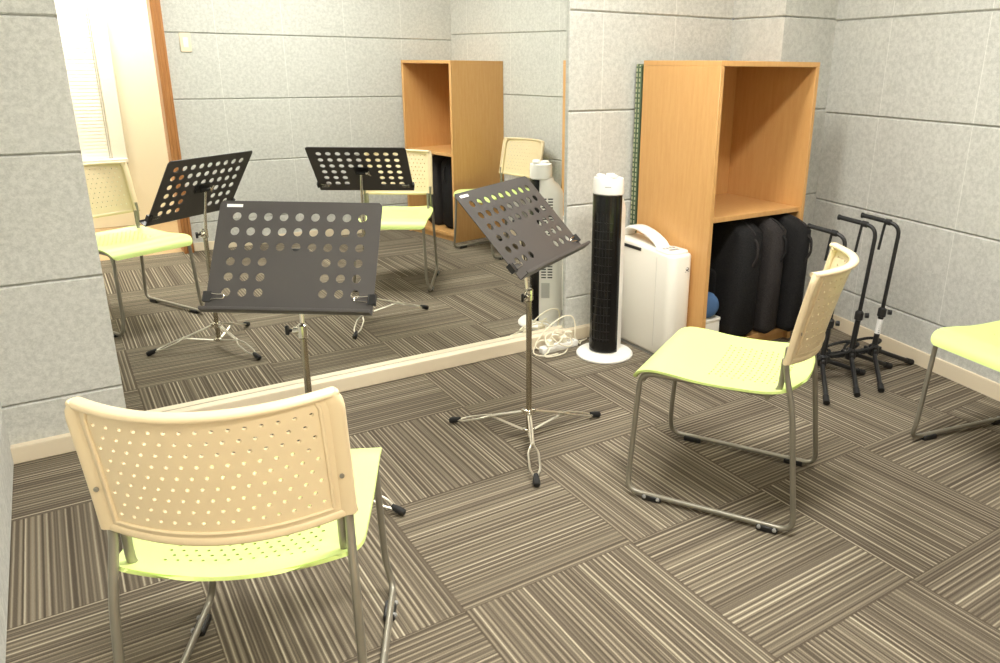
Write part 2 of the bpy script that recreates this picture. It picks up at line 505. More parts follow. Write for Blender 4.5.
# corridor behind the doorway
mb = MB(); mb.box((-.4, -3.0, -.022), (3.2, 1.3, .04)); struct(mb.build('floor_corridor', TANFLOOR, smooth=False))
YC = -3.5
mb = MB(); mb.box((.02, YC - .05, ZC / 2), (1.36, .1, ZC)); mb.box((-1.75, YC - .05, ZC / 2), (.4, .1, ZC)); mb.box((-1.1, YC - .05, 2.28), (.9, .1, .34))
struct(mb.build('wall_corridor', PAINT2, smooth=False))
mb = MB(); mb.box((1.2, -2.95, ZC / 2), (.06, 1.2, ZC)); mb.box((-2.0, -2.95, ZC / 2), (.06, 1.2, ZC))
mb.box((-1.72, YR - .07, ZC / 2), (.6, .05, ZC))
struct(mb.build('wall_corridor_end', PAINT2, smooth=False))
# corridor window with a closed white venetian blind
mb = MB()
for x in (-.700, -1.52): mb.box((x, YC + .005, 1.31), (.10, .11, 1.62), b=.004)
mb.box((-1.11, YC + .005, 2.12), (.9, .11, .06), b=.004); mb.box((-1.11, YC + .01, .505), (.92, .14, .03), b=.004)
wo = struct(mb.build('window_1', PAINT))
mb = MB(); mb.box((-1.11, YC - .03, 1.31), (.74, .008, 1.60)); mb.build('pane', PAINT, wo)
mb = MB()
for k in range(62): mb.box((-1.11, YC + .012, .535 + k * .0252), (.715, .003, .0262), rot=Matrix.Rotation(.10, 3, 'X'))
mb.build('blind', PAINT, wo)
mb = MB(); mb.tube([(-.765, YC + .03, 2.05), (-.765, YC + .03, .50), (-.765, YC + .03, .43)], [.002, .002, .007]); mb.build('blind_cord', GREY, wo)
mb = MB(); mb.box((-1.1, YC - .05, .245), (.9, .1, .49)); wl = mb
struct(mb.build('wall_corridor_sill', PAINT2, smooth=False))
# baseboards
BB = .058
mb = MB(); mb.box(((-1.40 + 1.672) / 2, (.3695 + .4104) / 2, BB / 2), (1.672 + 1.40, .0409, BB), b=.003)
mb.box((1.672 - .01, (.083 + .37) / 2 - .002, BB / 2), (.02, .30, BB), b=.003)
mb.box(((1.652 + wx(.073)) / 2, .08, BB / 2), (wx(.073) - 1.652, .02, BB), b=.003)
struct(mb.build('baseboard_front', CREAM))
mb = MB(); R3 = Matrix.Rotation(-WA, 3, 'Z')
ym = (.08 + YR) / 2; mb.box((wx(ym) - .006, ym, BB / 2 + .003), (.012, abs(L(.08) - L(YR)), BB + .01), b=.003, rot=R3)
struct(mb.build('baseboard_right', CREAM))
mb = MB(); mb.box(((DX1 + wx(YR)) / 2, YR + .006, BB / 2), (wx(YR) - DX1, .012, BB), b=.003); struct(mb.build('baseboard_rear', CREAM))

# mirror
t = empty('wall_mirror', 'tall frameless mirror filling the wall between two grey felt panel sections', 'mirror', (-.167, .4107, .058))
mb = MB(); mb.box((0, .003, 1.03), (1.7915, .006, 2.06)); mb.build('mirror_glass', MIRROR, t, smooth=False)

# ------------------------------------------------------------------ stacking chairs
def make_chair(label, group):
    root = empty('stacking_chair', label, 'chair', group=group)
    # seat
    prof = catmull([(-.190, .411), (-.15, .404), (-.08, .397), (.04, .394), (.14, .401), (.19, .402), (.222, .394), (.240, .379), (.246, .362)], 8)
    ln = [0]
    for a, b in zip(prof, prof[1:]): ln.append(ln[-1] + math.hypot(b[0] - a[0], b[1] - a[1]))
    tot = ln[-1]
    def pz(s):
        x = s * tot
        for i in range(len(ln) - 1):
            if x <= ln[i + 1] or i == len(ln) - 2:
                w = (x - ln[i]) / (ln[i + 1] - ln[i]); a, b = prof[i], prof[i + 1]
                return a[0] + (b[0] - a[0]) * w, a[1] + (b[1] - a[1]) * w
    def sf(u, s):
        y, z = pz(s)
        w = .208
        if s < .16: w -= .042 * (1 - math.sqrt(max(0, 1 - (1 - s / .16) ** 2)))
        if s > .86: w -= .030 * (1 - math.sqrt(max(0, 1 - ((s - .86) / .14) ** 2)))
        q = 1 - u * u
        y -= .026 * q * (1 - s) ** 2
        z -= .010 * q * max(0, 1 - (s / .8) ** 4) if s < .8 else 0
        return (u * w, y, z)
    lin = lambda a, b, n: [a + (b - a) * i / n for i in range(n + 1)]
    us = [-1, -.96, -.86, -.75] + lin(-.64, .64, 25) + [.75, .86, .96, 1]
    vs = [0, .01, .03, .06] + lin(.10, .54, 13) + lin(.58, 1, 14)
    nU, nV = 4, 4
    mb = MB(); mb.sheet(us, vs, lambda i, j: 0.0033 if (4 <= i < 29 and 4 <= j < 17 and (i + j) % 2 == 0) else 0, sf, .007)
    mb.build('seat', LIME, root, ang=50)
    # backrest
    def bf(u, v):
        ys = -.168 - .034 * v
        w = .204 - .001 * v
        if v > .88: w -= .022 * (1 - math.sqrt(max(0, 1 - ((v - .88) / .12) ** 2)))
        q = 1 - u * u
        z = .489 + .240 * v - .012 * q * (1 - v) ** 2
        return (u * w, ys - (.058 + .018 * v) * q - .010 * v * v, z)
    us = [-1, -.95, -.89] + lin(-.80, .80, 29) + [.89, .95, 1]
    vs = [0, .03, .07] + lin(.12, .92, 9) + [.96, 1]
    mb = MB(); mb.sheet(us, vs, lambda i, j: .0037 if (3 <= i < 32 and 3 <= j < 12 and (i + j) % 2 == 0) else 0, bf, .005)
    top = [Vector(bf(u, .985)) for u in lin(-1, 1, 28)]
    mb.tube(top, .009, n=12, flat=(.0065, .0125, (0, 0, 1)))
    bot = [Vector(bf(u, .015)) for u in lin(-1, 1, 28)]
    mb.tube(bot, .006, n=10, flat=(.008, .0062, (0, 0, 1)))
    for sg in (-1, 1):
        e = [Vector(bf(sg * .93, v)) + Vector((0, .002, 0)) for v in lin(.0, .98, 18)]
        mb.tube(e, .01, n=14, flat=(.0100, .0160, (0, 1, 0)))
        e = [Vector(bf(sg * .84, v)) + Vector((0, -.004, 0)) for v in lin(.08, .97, 14)]
        mb.tube(e, .0035, n=8)
    e = [Vector(bf(u, .085)) + Vector((0, -.004, 0)) for u in lin(-.84, .84, 24)]
    mb.tube(e, .003, n=8)
    bk = mb.build('backrest', IVORY, root, ang=50)
    for sg in (-1, 1):
        mb = MB(); p = Vector(bf(sg * .93, .34)); mb.lathe([(.0001, .0), (.0042, 0), (.0042, .002), (.0001, .0028)], p + Vector((0, -.0095, 0)), 10, axis=(0, -1, 0))
        mb.build('screw', STEEL, bk)
    # frame: one continuous tube per side
    zr = .0155
    for sg in (-1, 1):
        pth = [(.176, -.164, .492), (.176, -.160, .387), (.188, .226, .384), (.196, .244, .085), (.211, .242, zr), (.206, -.239, zr),
               (.197, -.200, .36), (.190, -.170, .475), (.190, -.172, .53)]
        mb = MB(); mb.tube([(sg * x, y, z) for (x, y, z) in pth], .0080, n=12, fillet=.04, seg=6)
        sf_ = mb.build('side_frame', STEEL, root)
        for y in (.165, -.17):
            g = MB(); g.box((sg * .2085, y, .0085), (.026, .058, .017), b=.003)
            for dy in (-.021, .021): g.lathe([(.006, -.004), (.006, .003), (.0035, .006), (.0001, .007)], (sg * (.2085 + .011), y + dy, .012), 10, axis=(sg, 0, 0), mi=1)
            g.build('glide', [BLACK, GREY], sf_)
    for (y, z) in ((.217, .364), (-.13, .380)):
        mb = MB(); mb.tube([(-.185, y, z), (.185, y, z)], .0075, n=10); mb.build('cross_bar', STEEL, root)
    for c in root.children:
        c.scale = (1, 1, 1.010)
    return root
CG = 'lime seated stacking chairs'
ch1 = make_chair('lime and ivory chair in the left foreground, seen from behind, facing the mirror', CG)
ch1.location = (-.910, -.970, 0); ch1.rotation_euler = (0, 0, math.radians(-26.0))
dup(ch1, (.446, -.905, 0), math.radians(30.3), 'lime and ivory chair in front of the tall shelf and black guitar stands', CG)
dup(ch1, (1.370, -1.318, 0), math.radians(78.7), 'lime chair against the right wall, cut off by the right edge of the photo', CG)

# ------------------------------------------------------------------ music stands
DW, DH = .451, .319
def make_stand(label, base, phi, desk, a, tilt, group, RL):
    """base (x,y) of the tripod, phi first leg angle, desk centre, desk yaw a, tilt back"""
    root = empty('music_stand', label, 'music stand', (base[0], base[1], 0), group=group)
    dc = Vector(desk) - Vector((base[0], base[1], 0))
    ex = Vector((math.cos(a), math.sin(a), 0)); ey = Vector((-math.sin(a), math.cos(a), 0))
    up = Vector((0, 0, math.cos(tilt))) + ey * math.sin(tilt); nf = ex.cross(up)    # nf points to the reader
    # desk with its ledge
    def df(u, v):
        x, y = u * DW / 2, v * DH / 2
        r = .014
        if y > DH / 2 - r: x -= math.copysign(1, x) * 0 if abs(u) < 1 else math.copysign(r - math.sqrt(max(0, r * r - (y - (DH / 2 - r)) ** 2)), u)
        return dc + ex * x + up * y
    pit = .0435
    us = [-1, -9 * pit / DW] + [(-4.5 + k) * pit * 2 / DW for k in range(1, 9)] + [9 * pit / DW, 1]
    us = [-1] + [(-4.5 + k) * pit * 2 / DW for k in range(10)] + [1]
    yt = DH / 2 - .024
    vs = [-1] + [(yt - (6 - k) * pit) * 2 / DH for k in range(7)] + [1 - .03, 1 - .012, 1]
    def hole(i, j):
        c, r = i - 1, 6 - j          # column, row from the top
        if not (0 <= c < 9 and 0 <= r < 6): return 0
        return .0122 if (r < 3 or c in (0, 1, 2, 6, 7, 8)) else 0
    mb = MB(); mb.sheet(us, vs, hole, df, .0022, k=4)
    b0 = dc - up * (DH / 2)
    mb.tube([b0 - ex * (DW / 2) + nf * .016, b0 + ex * (DW / 2) + nf * .016], .01, n=12, flat=(.017, .0016, tuple(nf)))
    mb.tube([b0 - ex * (DW / 2) + nf * .033 + up * .003, b0 + ex * (DW / 2) + nf * .033 + up * .003], .01, n=12, flat=(.0045, .0016, tuple(up)))
    dk = mb.build('desk', DESK, root, ang=35)
    mb = MB(); Rm = Matrix((ex, up, nf)).transposed()
    q = dc + up * (DH / 2 - .0145) - ex * (DW / 2 - .042) + nf * .0016
    mb.box(q, (.044, .0085, .0008), rot=Rm)
    s = mb.build('sticker', LABEL, dk, smooth=False); s['label'] = 'small white sticker'
    mb = MB()
    for k in range(4): mb.box(q + nf * .0006 + ex * (-.012 + .005 * k), (.003, .003, .0004), rot=Rm)
    # bracket on the back
    mb = MB(); mb.box(dc - nf * .006, (.07, .05, .008), b=.003, rot=Rm)
    mb.tube([dc - nf * .022 - ex * .022, dc - nf * .022 + ex * .022], .008)
    mb.build('tilt_bracket', BLACK, root)
    mb = MB(); w0 = dc - nf * .022 + ex * .03
    mb.tube([w0 - ex * .01, w0 + ex * .004], .007)
    mb.tube([w0, w0 + up * .016 + ex * .012], [.005, .003]); mb.tube([w0, w0 - up * .016 + ex * .012], [.005, .003]); mb.build('wing_nut', CHROME, root)
    # pole
    ptop = dc - nf * .022
    p1 = Vector((0, 0, .52)); p0 = Vector((0, 0, .03))
    mb = MB(); mb.tube([p0, p1], .0095, n=14); mb.build('pole', POLE, root)
    mb = MB(); mb.tube([p1 - Vector((0, 0, .05)), p1 + (ptop - p1) * .5, ptop], .0062, n=12); mb.build('inner_pole', CHROME, root)
    mb = MB(); mb.lathe([(.0096, -.022), (.0135, -.018), (.0135, .016), (.009, .020)], p1, 18); mb.box(p1 - ex * .016, (.022, .018, .02), b=.003, rot=Rm)
    k = mb.build('height_clamp', CHROME, root)
    mb = MB(); mb.tube([p1 - ex * .024, p1 - ex * .036], .0045); mb.box(p1 - ex * .043, (.012, .008, .028), b=.003, rot=Matrix((ex, ey, (0, 0, 1))).transposed())
    mb.build('clamp_knob', BLACK, k)
    # collars
    mb = MB(); mb.lathe([(.0096, -.013), (.014, -.011), (.014, .011), (.0096, .013)], (0, 0, .104), 18)
    m2 = MB(); m2.lathe([(.0096, -.008), (.013, -.006), (.013, .006), (.0096, .008)], (0, 0, .036), 18)
    for i in range(3):
        w = phi + i * 2 * PI / 3; e = Vector((math.cos(w), math.sin(w), 0)); Rz = Matrix.Rotation(w, 3, 'Z')
        mb.box(Vector((0, 0, .104)) + e * .018, (.018, .012, .018), b=.002, rot=Rz); m2.box(Vector((0, 0, .036)) + e * .017, (.014, .010, .010), b=.002, rot=Rz)
    mb.build('collar', CHROME, root); m2.build('collar', CHROME, root)
    for i in range(3):
        w = phi + i * 2 * PI / 3; e = Vector((math.cos(w), math.sin(w), 0)); sd = Vector((-e.y, e.x, 0))
        A = e * .022 + Vector((0, 0, .104)); B = e * RL + Vector((0, 0, .010))
        P_ = lambda t_, s_: A + (B - A) * t_ + sd * s_
        mb = MB()
        for s_ in (-1, 1):
            mb.tube([P_(0, .004 * s_), P_(.40, .004 * s_), P_(.46, .0035 * s_), P_(.56, .0165 * s_), P_(.80, .0165 * s_), P_(.90, .004 * s_), P_(.97, .003 * s_)], .0033, n=8, fillet=.012, seg=3)
        mb.tube([P_(.43, 0), P_(.47, 0)], .0065, n=10)
        mb.tube([e * .02 + Vector((0, 0, .036)), P_(.42, 0) - Vector((0, 0, .004))], .003, n=8, flat=(.0055, .0022, tuple(sd)))
        lg = mb.build('leg', LEGMETAL, root)
        mb = MB(); ax = (B - A).normalized()
        mb.lathe([(.0001, -.030), (.0075, -.030), (.0105, -.012), (.0115, .004), (.0095, .012), (.0001, .015)], P_(.985, 0) + Vector((0, 0, .0025)), 14, axis=ax)
        mb.build('rubber_foot', RUBBER, lg)
    return root, dc + Vector((base[0], base[1], 0)), ex, up, nf, Rm
MG = 'perforated music stands'
st1 = make_stand('dark grey perforated music stand directly behind the foreground chair, its desk facing the camera', (-.64, -.325), math.radians(-53), (-.634, -.294, .722), -.6157, .578, MG, .282)
st2 = make_stand('dark grey perforated music stand tilted sideways in front of the tower fan', (.071, -.354), math.radians(3), (.069, -.324, .746), .5373, .773, MG, .303)
def clip(st, side, label):
    _, c, ex, up, nf, Rm = st
    e = ex * side
    p = c + e * (DW / 2 - .004) - up * (DH / 2 - .042)
    root = empty('binder_clip', label, 'binder clip', p, group='black binder clips on the music stands')
    mb = MB()
    # triangular sprung body across the edge, closing toward the sheet
    tri = [(-.010, -.0040), (.010, -.0085), (.010, .0085), (-.010, .0040)]
    fn = lambda x, y, z: e * x * 1 + nf * y * 1 + up * z
    vs = []
    for z in (-.014, .014):
        for (x, y) in tri: vs.append(e * x + nf * y + up * z)
    mb.add(vs, [(0, 1, 2, 3), (7, 6, 5, 4), (0, 4, 5, 1), (1, 5, 6, 2), (2, 6, 7, 3), (3, 7, 4, 0)])
    for s_ in (-1, 1): mb.tube([-e * .010 + nf * .0046 * s_ - up * .014, -e * .010 + nf * .0046 * s_ + up * .014], .0022, n=8)
    mb.build('clip_body', BLACK, root)
    for s_ in (1, -1):
        mb = MB()
        mb.tube([-e * .009 + nf * .0052 * s_ - up * .009, -e * .030 + nf * .0062 * s_ - up * .006, -e * .044 + nf * .0068 * s_ - up * .007, -e * .048 + nf * .007 * s_, -e * .044 + nf * .0068 * s_ + up * .007,
                 -e * .030 + nf * .0062 * s_ + up * .006, -e * .009 + nf * .0052 * s_ + up * .009], .0012, n=6, fillet=.005, seg=3)
        mb.build('wire_handle', CHROME, root)
clip(st1, -1, 'black binder clip on the lower left corner of the front music stand')
clip(st1, 1, 'black binder clip on the lower right corner of the front music stand')
clip(st2, -1, 'black binder clip on the lowest corner of the sideways tilted music stand')
clip(st2, 1, 'black binder clip on the right corner of the sideways tilted music stand')

# ------------------------------------------------------------------ tall open shelves
SW, SD, SH = .585, .465, 1.246
def make_shelf(label, group):
    """local: front faces -y, left-front-bottom corner at the origin"""
    root = empty('open_shelf', label, 'shelf', group=group); T = .021
    for (x, nm) in ((T / 2, 0), (SW - T / 2, 1)):
        mb = MB(); mb.box((x, SD / 2, SH / 2 - T / 2), (T, SD, SH - T), b=.0012); mb.build('side_panel', WOOD, root)
    mb = MB(); mb.box((SW / 2, SD / 2, SH - T / 2), (SW, SD, T), b=.0012); mb.build('top_panel', WOOD, root)
    mb = MB(); mb.box((SW / 2, SD / 2 + .004, .626 - T / 2), (SW - 2 * T, SD - .014, T), b=.0012); mb.build('shelf_board', WOOD, root)
    mb = MB(); mb.box((SW / 2, SD / 2, .05), (SW - 2 * T, SD - .01, T), b=.0012); mb.box((SW / 2, .03, .02), (SW - 2 * T, .018, .04), b=.001); mb.build('bottom_board', WOOD, root)
    mb = MB(); mb.box((SW / 2, SD - .006, SH / 2), (SW - 2 * T, .010, SH - .03), b=.001); mb.build('back_panel', WOOD, root)
    return root
SG = 'tall open wooden shelves'
sh1 = make_shelf('tall open wooden shelf standing by the front wall beside the white dehumidifier', SG)
sh1.location = (1.074, -.135, 0)
A2 = math.radians(-90) - WA
S2 = (1.190, -1.655)
# shelf in the rear right corner, open front to the left
dup(sh1, (0, 0, 0), 0, 'tall open wooden shelf in the rear right corner, seen only in the mirror', SG)
sh2 = [o for o in bpy.data.objects if o.name.startswith('open_shelf') and o is not sh1][0]
sh2.location = (S2[0], S2[1], 0); sh2.rotation_euler = (0, 0, A2)

# tatami mats behind the shelf
for i, (y, lb) in enumerate(((.354, 'green edged straw mat standing right behind the tall shelf'), (.374, 'green edged straw mat standing between the wall and another green mat'))):
    mb = MB(); mb.box((1.3515, y, .615), (.555, .0165, 1.225 + .008 * i), b=.004)
    tag(mb.build('floor_mat', TATAMI), lb, 'mat', 'green edged mats behind the shelf')

# gig bags and bits in the shelf
def make_bag(name, label, group, w, d, h, mats, loc, rz=0, lean=0.0):
    root = empty(name, label, 'bag', loc, rz, group)
    o = []
    for k in range(25):
        t_ = k / 24
        y = -d / 2 + d * t_
        zz = h * (1 - .11 * abs(2 * t_ - 1) ** 4.5)
        o.append((y, zz))
    out = [(-d / 2 + .03, 0), (d / 2 - .03, 0), (d / 2, .03)] + o[::-1] + [(-d / 2, .03)]
    mb = MB(); mb.prism(out, -w / 2, w / 2, b=.03, fn=lambda x, y, z: (z + lean * y + .012 * math.sin(y * 9 + x * 5), x, y))
    b = mb.build('bag_body', mats[0], root, ang=60)
    mb = MB(); mb.tube([(lean * p[1] + .012 * math.sin(p[1] * 9 + p[0] * 5), p[0] * 1.008, p[1] + .001) for p in o], .0035, n=6); mb.build('zip', mats[1], root)
    mb = MB(); mb.prism(rrect(h * .42, d * .34, .03, cx=h * .34, cy=0), -.012, .012, b=.008, fn=lambda x, y, z: (-w / 2 - .002 + z + lean * x + .012 * math.sin(x * 9 + y * 5), y, x)); mb.build('front_pocket', mats[0], root, ang=60)
    zh = h * .93
    mb = MB(); mb.tube([(lean * zh, -d / 2 + .03, zh - .03), (lean * zh, -d / 2 - .018, zh - .05), (lean * zh, -d / 2 - .022, zh - .12), (lean * zh, -d / 2 + .004, zh - .16)], .006, n=8, fillet=.03); mb.build('grip', mats[1], root)
    return root
BG = 'black instrument bags in the shelf'
z0 = .062
make_bag('instrument_bag', 'black instrument bag leftmost in the tall shelf by the front wall', BG, .135, .44, .53, (BAG, BAG2), (1.338, .07, z0), 0, .0)
make_bag('instrument_bag', 'charcoal instrument bag in the middle of three upright in the tall shelf', BG, .088, .45, .538, (BAG2, BAG), (1.466, .045, z0), math.radians(4), .0)
make_bag('instrument_bag', 'black instrument bag rightmost in the tall shelf, sticking out past its side', BG, .088, .46, .535, (BAG, BAG2), (1.578, .012, z0), math.radians(6), .0)
RS = Matrix.Rotation(A2, 3, 'Z')
q = RS @ Vector((.20, .26, 0)); make_bag('instrument_bag', 'black instrument bag in the lower half of the rear corner shelf, seen in the mirror', BG, .15, .36, .53, (BAG, BAG2), (S2[0] + q.x, S2[1] + q.y, z0), A2, 0)
q = RS @ Vector((.40, .26, 0)); make_bag('instrument_bag', 'charcoal instrument bag deeper in the rear corner shelf, seen in the mirror', BG, .14, .36, .52, (BAG2, BAG), (S2[0] + q.x, S2[1] + q.y, z0), A2, 0)
t = empty('storage_box', 'low cream storage box at the bottom left of the tall shelf', 'box', (1.163, -.0, z0))
mb = MB(); mb.prism(rrect(.115, .20, .012), 0, .092, b=.004); mb.build('box_body', WARMWHITE, t)
mb = MB(); mb.prism(rrect(.121, .206, .014), .0925, .108, b=.004); mb.build('lid', WARMWHITE, t)
t = empty('pouch', 'dark rolled pouch with a blue end resting on the cream box', 'pouch', (1.163, 0, z0 + .109))
mb = MB(); mb.lathe([(.03, -.10), (.052, -.085), (.058, -.05), (.056, .05), (.050, .085), (.03, .10)], (0, 0, .058), 24, axis=(0.15, 1, 0)); mb.build('pouch_body', BAG2, t)
mb = MB(); mb.lathe([(.0001, -.006), (.030, -.006), (.046, .0), (.0535, .012), (.0570, .03), (.0592, .031), (.0592, .034), (.02, .034)], (-.0152, -.102, .058), 24, axis=(0.15, 1, 0)); s = mb.build('pouch_end', BLUE, t); s['label'] = 'blue fabric end'
mb = MB(); mb.tube([(-.02, -.03, .115), (0, -.03, .135), (.02, -.03, .115)], .005, fillet=.02); mb.build('strap', BAG, t)

# ------------------------------------------------------------------ dehumidifier
t = empty('dehumidifier', 'white dehumidifier with carrying handle between tower fan and tall shelf', 'dehumidifier', (1.006, .128, 0))
W, D_ = .128, .395
def dzt(y):                      # top height along the depth: front console slightly lower
    return .440 + .018 * max(0, min(1, (y + .17) / .34))
mb = MB()
out = rrect(W, D_, .042, 7)
mb.prism(out, .012, .470, b=.012, fn=lambda x, y, z: (x, y, z if z < .3 else z + .022 * max(0, min(1, (y + .17) / .34))))
bd = mb.build('housing', WARMWHITE, t, ang=50)
mb = MB(); mb.prism(rrect(W - .016, D_ - .016, .036, 6), 0, .0125); mb.build('plinth', GREY, t)
mb = MB(); mb.prism(rrect(W - .012, .125, .036, 6, 0, -.118), .468, .481, b=.006); cpn = mb.build('control_panel', WHITE, t)
mb = MB()
for k in range(4): mb.box((.028 - .018 * k, -.100, .4815), (.010, .014, .003), b=.001)
mb.box((0, -.133, .4815), (.05, .016, .003), b=.001); mb.build('button', GREY, cpn)
mb = MB()
mb.tube([(0, -.070, .472), (0, -.045, .498), (0, .02, .526), (0, .10, .541), (0, .160, .528), (0, .186, .480)], .01, n=14, fillet=.05, seg=7, flat=(.036, .0095, (1, 0, 0))); mb.build('carry_handle', WHITE, t)
mb = MB(); mb.box((-W / 2 + .001, .085, .462), (.006, .16, .014), b=.001); mb.build('tank_grip', BLACK, t)
mb = MB(); mb.tube([(-W / 2 - .0005, -.10, .05), (-W / 2 - .0005, -.10, .45)], .0012, n=6); mb.build('panel_seam', mat('seam_grey', srgb(214, 210, 200), .5), t)
# round emblem with small lettering under it
mb = MB(); fy = -D_ / 2 - .0008
mb.lathe([(.0001, 0), (.008, 0), (.008, .0012), (.0001, .0012)], (.022, fy + .001, .408), 20, axis=(0, -1, 0))
mb.build('emblem', BLACK, t)
mb = MB(); mb.lathe([(.0001, 0), (.0045, 0), (.0045, .0008), (.0001, .0008)], (.0195, fy - .0001, .4105), 14, axis=(0, -1, 0))
mb.build('emblem_dot', LABEL, t)  # white dot set off-centre on the black disc
mb = MB()
for k, w in enumerate((.006, .003, .007)): mb.box((.013 + .0085 * k, fy + .0006, .3965), (w, .001, .003))
mb.build('emblem_lettering', GREY, t)

# ------------------------------------------------------------------ tower fan
FD = math.radians(213)                  # direction the grille faces
t = empty('tower_fan', 'white tower fan with black grille on a round white base by the mirror edge', 'fan', (.765, .150, 0), FD)
mb = MB(); mb.lathe([(.0001, 0), (.120, 0), (.125, .004), (.125, .010), (.119, .017), (.08, .023), (.05, .026), (.0001, .026)], (-.015, 0, 0), n=48); mb.build('base', WHITE, t)
def sector(mb, r, a0, a1, z0_, z1_, n=28, th=.004, c=(0, 0)):
    vs = []; fs = []
    for (z, rad) in ((z0_, r - th), (z0_, r), (z1_, r), (z1_, r - th)):
        for k in range(n + 1):
            w = a0 + (a1 - a0) * k / n; vs.append((c[0] + rad * math.cos(w), c[1] + rad * math.sin(w), z))
    m_ = n + 1
    for i in range(4):
        j = (i + 1) % 4
        for k in range(n): fs.append((i * m_ + k, i * m_ + k + 1, j * m_ + k + 1, j * m_ + k))
    fs.append((0, m_, 2 * m_, 3 * m_)); fs.append((n, 3 * m_ + n, 2 * m_ + n, m_ + n))
    mb.add(vs, fs)
# white back hull, set behind the front column
def stad(r, off, n=20):
    o = []
    for k in range(n + 1): w = -PI / 2 + PI * k / n; o.append((.8 * r * math.cos(w), r * math.sin(w)))
    for k in range(n + 1): w = PI / 2 + PI * k / n; o.append((-off + r * math.cos(w), r * math.sin(w)))
    return o
mb = MB(); rings = [(.0605, .046, .024), (.0605, .046, .645), (.0595, .042, .662), (.058, .026, .688), (.0560, .008, .704), (.0555, .002, .722)]
vs = []
for (r, of, z) in rings: vs += [(x, y, z) for (x, y) in stad(r, of)]
n_ = 42; fs = [(i * n_ + k, i * n_ + (k + 1) % n_, (i + 1) * n_ + (k + 1) % n_, (i + 1) * n_ + k) for i in range(len(rings) - 1) for k in range(n_)]
fs += [tuple(range(n_ - 1, -1, -1)), tuple((len(rings) - 1) * n_ + k for k in range(n_))]
mb.add(vs, fs); hull = mb.build('hull', WHITE, t, ang=50)
for s_ in (-1,):
    for x in (-.046, -.016):
        mb = MB()
        for k in range(30):
            if k % 15 != 14: mb.box((x, s_ * .0606, .25 + k * .0135), (.023, .001, .006))
            else: mb.build('intake_slots', BLACK, hull); mb = MB()
mb = MB(); mb.box((-.025, -.0606, .185), (.04, .001, .075), b=.0004); mb.build('rating_label', mat('silver_label', srgb(190, 190, 186), .4), hull)
# front grille
G0, G1 = .030, .716
def squash(mb):
    mb.v = [(x * .8, y, z) for (x, y, z) in mb.v]; return mb
mb = MB(); ga = 1.45
sector(mb, .0650, .66, ga, G0, G1, 16); sector(mb, .0650, -ga, -.66, G0, G1, 16)
sector(mb, .0650, -.66, .66, G0, G0 + .05, 16); sector(mb, .0650, -.66, .66, G1 - .075, G1, 16)
sector(mb, .0622, -.7, .7, G0, G1, 16, .001)
fg = squash(mb).build('front_grille', GLOSS, t)
mb = MB()
for k in range(15): sector(mb, .0646, -.67, .67, G0 + .060 + k * .0365, G0 + .0622 + k * .0365, 12, .003)
for a in (-.45, -.22, 0, .22, .45): mb.tube([(.0622 * math.cos(a), .0622 * math.sin(a), G0 + .05), (.0622 * math.cos(a), .0622 * math.sin(a), G1 - .075)], .0010, n=6)
squash(mb).build('louvres', BLACK, fg)
mb = MB()
mb.lathe([(.060, .716), (.0655, .720), (.0660, .770), (.063, .784), (.050, .788), (.0001, .788)], n=40)
hd = squash(mb).build('control_head', WHITE, t)
for (x, y) in ((.022, .028), (.020, -.028), (-.02, .0)):
    mb = MB(); mb.lathe([(.019, 0), (.019, .008), (.015, .011), (.0001, .011)], (x, y, .788), 18); mb.build('dial', WHITE, hd)
mb = MB(); sector(mb, .0668, .05, .45, .750, .7525, 6, .001); squash(mb).build('lettering', GREY, hd)

# ------------------------------------------------------------------ power strip and cords
t = empty('power_strip', 'white power strip on the carpet against the baseboard left of the tower fan', 'power strip', (.640, .318, 0), math.radians(4))
mb = MB(); mb.prism(rrect(.20, .040, .008), 0, .028, b=.004); mb.build('strip_body', WHITE, t)
for k in range(2):
    mb = MB(); mb.box((-.05 + .075 * k, 0, .043), (.032, .026, .030), b=.005); mb.tube([(-.05 + .075 * k, 0, .056), (-.05 + .075 * k + .012, -.006, .080), (-.05 + .075 * k + .035, -.02, .075)], .004, fillet=.02); mb.build('plug', CABLE, t)
mb = MB()
for k in range(2):
    for s_ in (-1, 1): mb.box((.055 + .024 * k, .006 * s_, .0283), (.008, .0022, .0012))
mb.build('socket_slots', BLACK, t)
def cord(pts, owner, r=.0032):
    mb = MB(); mb.tube(catmull(pts, 9), r, n=8); o = mb.build('cord', CABLE, owner)
    o.matrix_parent_inverse = (Matrix.Translation(owner.location) @ Matrix.Rotation(owner.rotation_euler.z, 4, 'Z')).inverted()
cord([(.60, .262, .005), (.55, .262, .005), (.515, .284, .005), (.512, .325, .005), (.53, .345, .025), (.56, .340, .050), (.575, .31, .045), (.56, .275, .025), (.53, .262, .008), (.55, .245, .005), (.62, .25, .005), (.655, .275, .005), (.67, .29, .005)], bpy.data.objects['power_strip'])
cord([(.655, .29, .075), (.60, .27, .048), (.565, .29, .040), (.58, .335, .065), (.63, .34, .075), (.69, .335, .05), (.70, .30, .03), (.665, .268, .025), (.62, .275, .04), (.60, .31, .07), (.65, .345, .085), (.70, .33, .06), (.735, .34, .02), (.76, .345, .006), (.80, .345, .006)], bpy.data.objects['power_strip'])
cord([(.545, .322, .014), (.53, .34, .03), (.57, .352, .07), (.63, .352, .115), (.69, .352, .138), (.735, .352, .128), (.748, .345, .085), (.742, .335, .03), (.755, .315, .005), (.775, .335, .005), (.82, .352, .005)], bpy.data.objects['power_strip'])

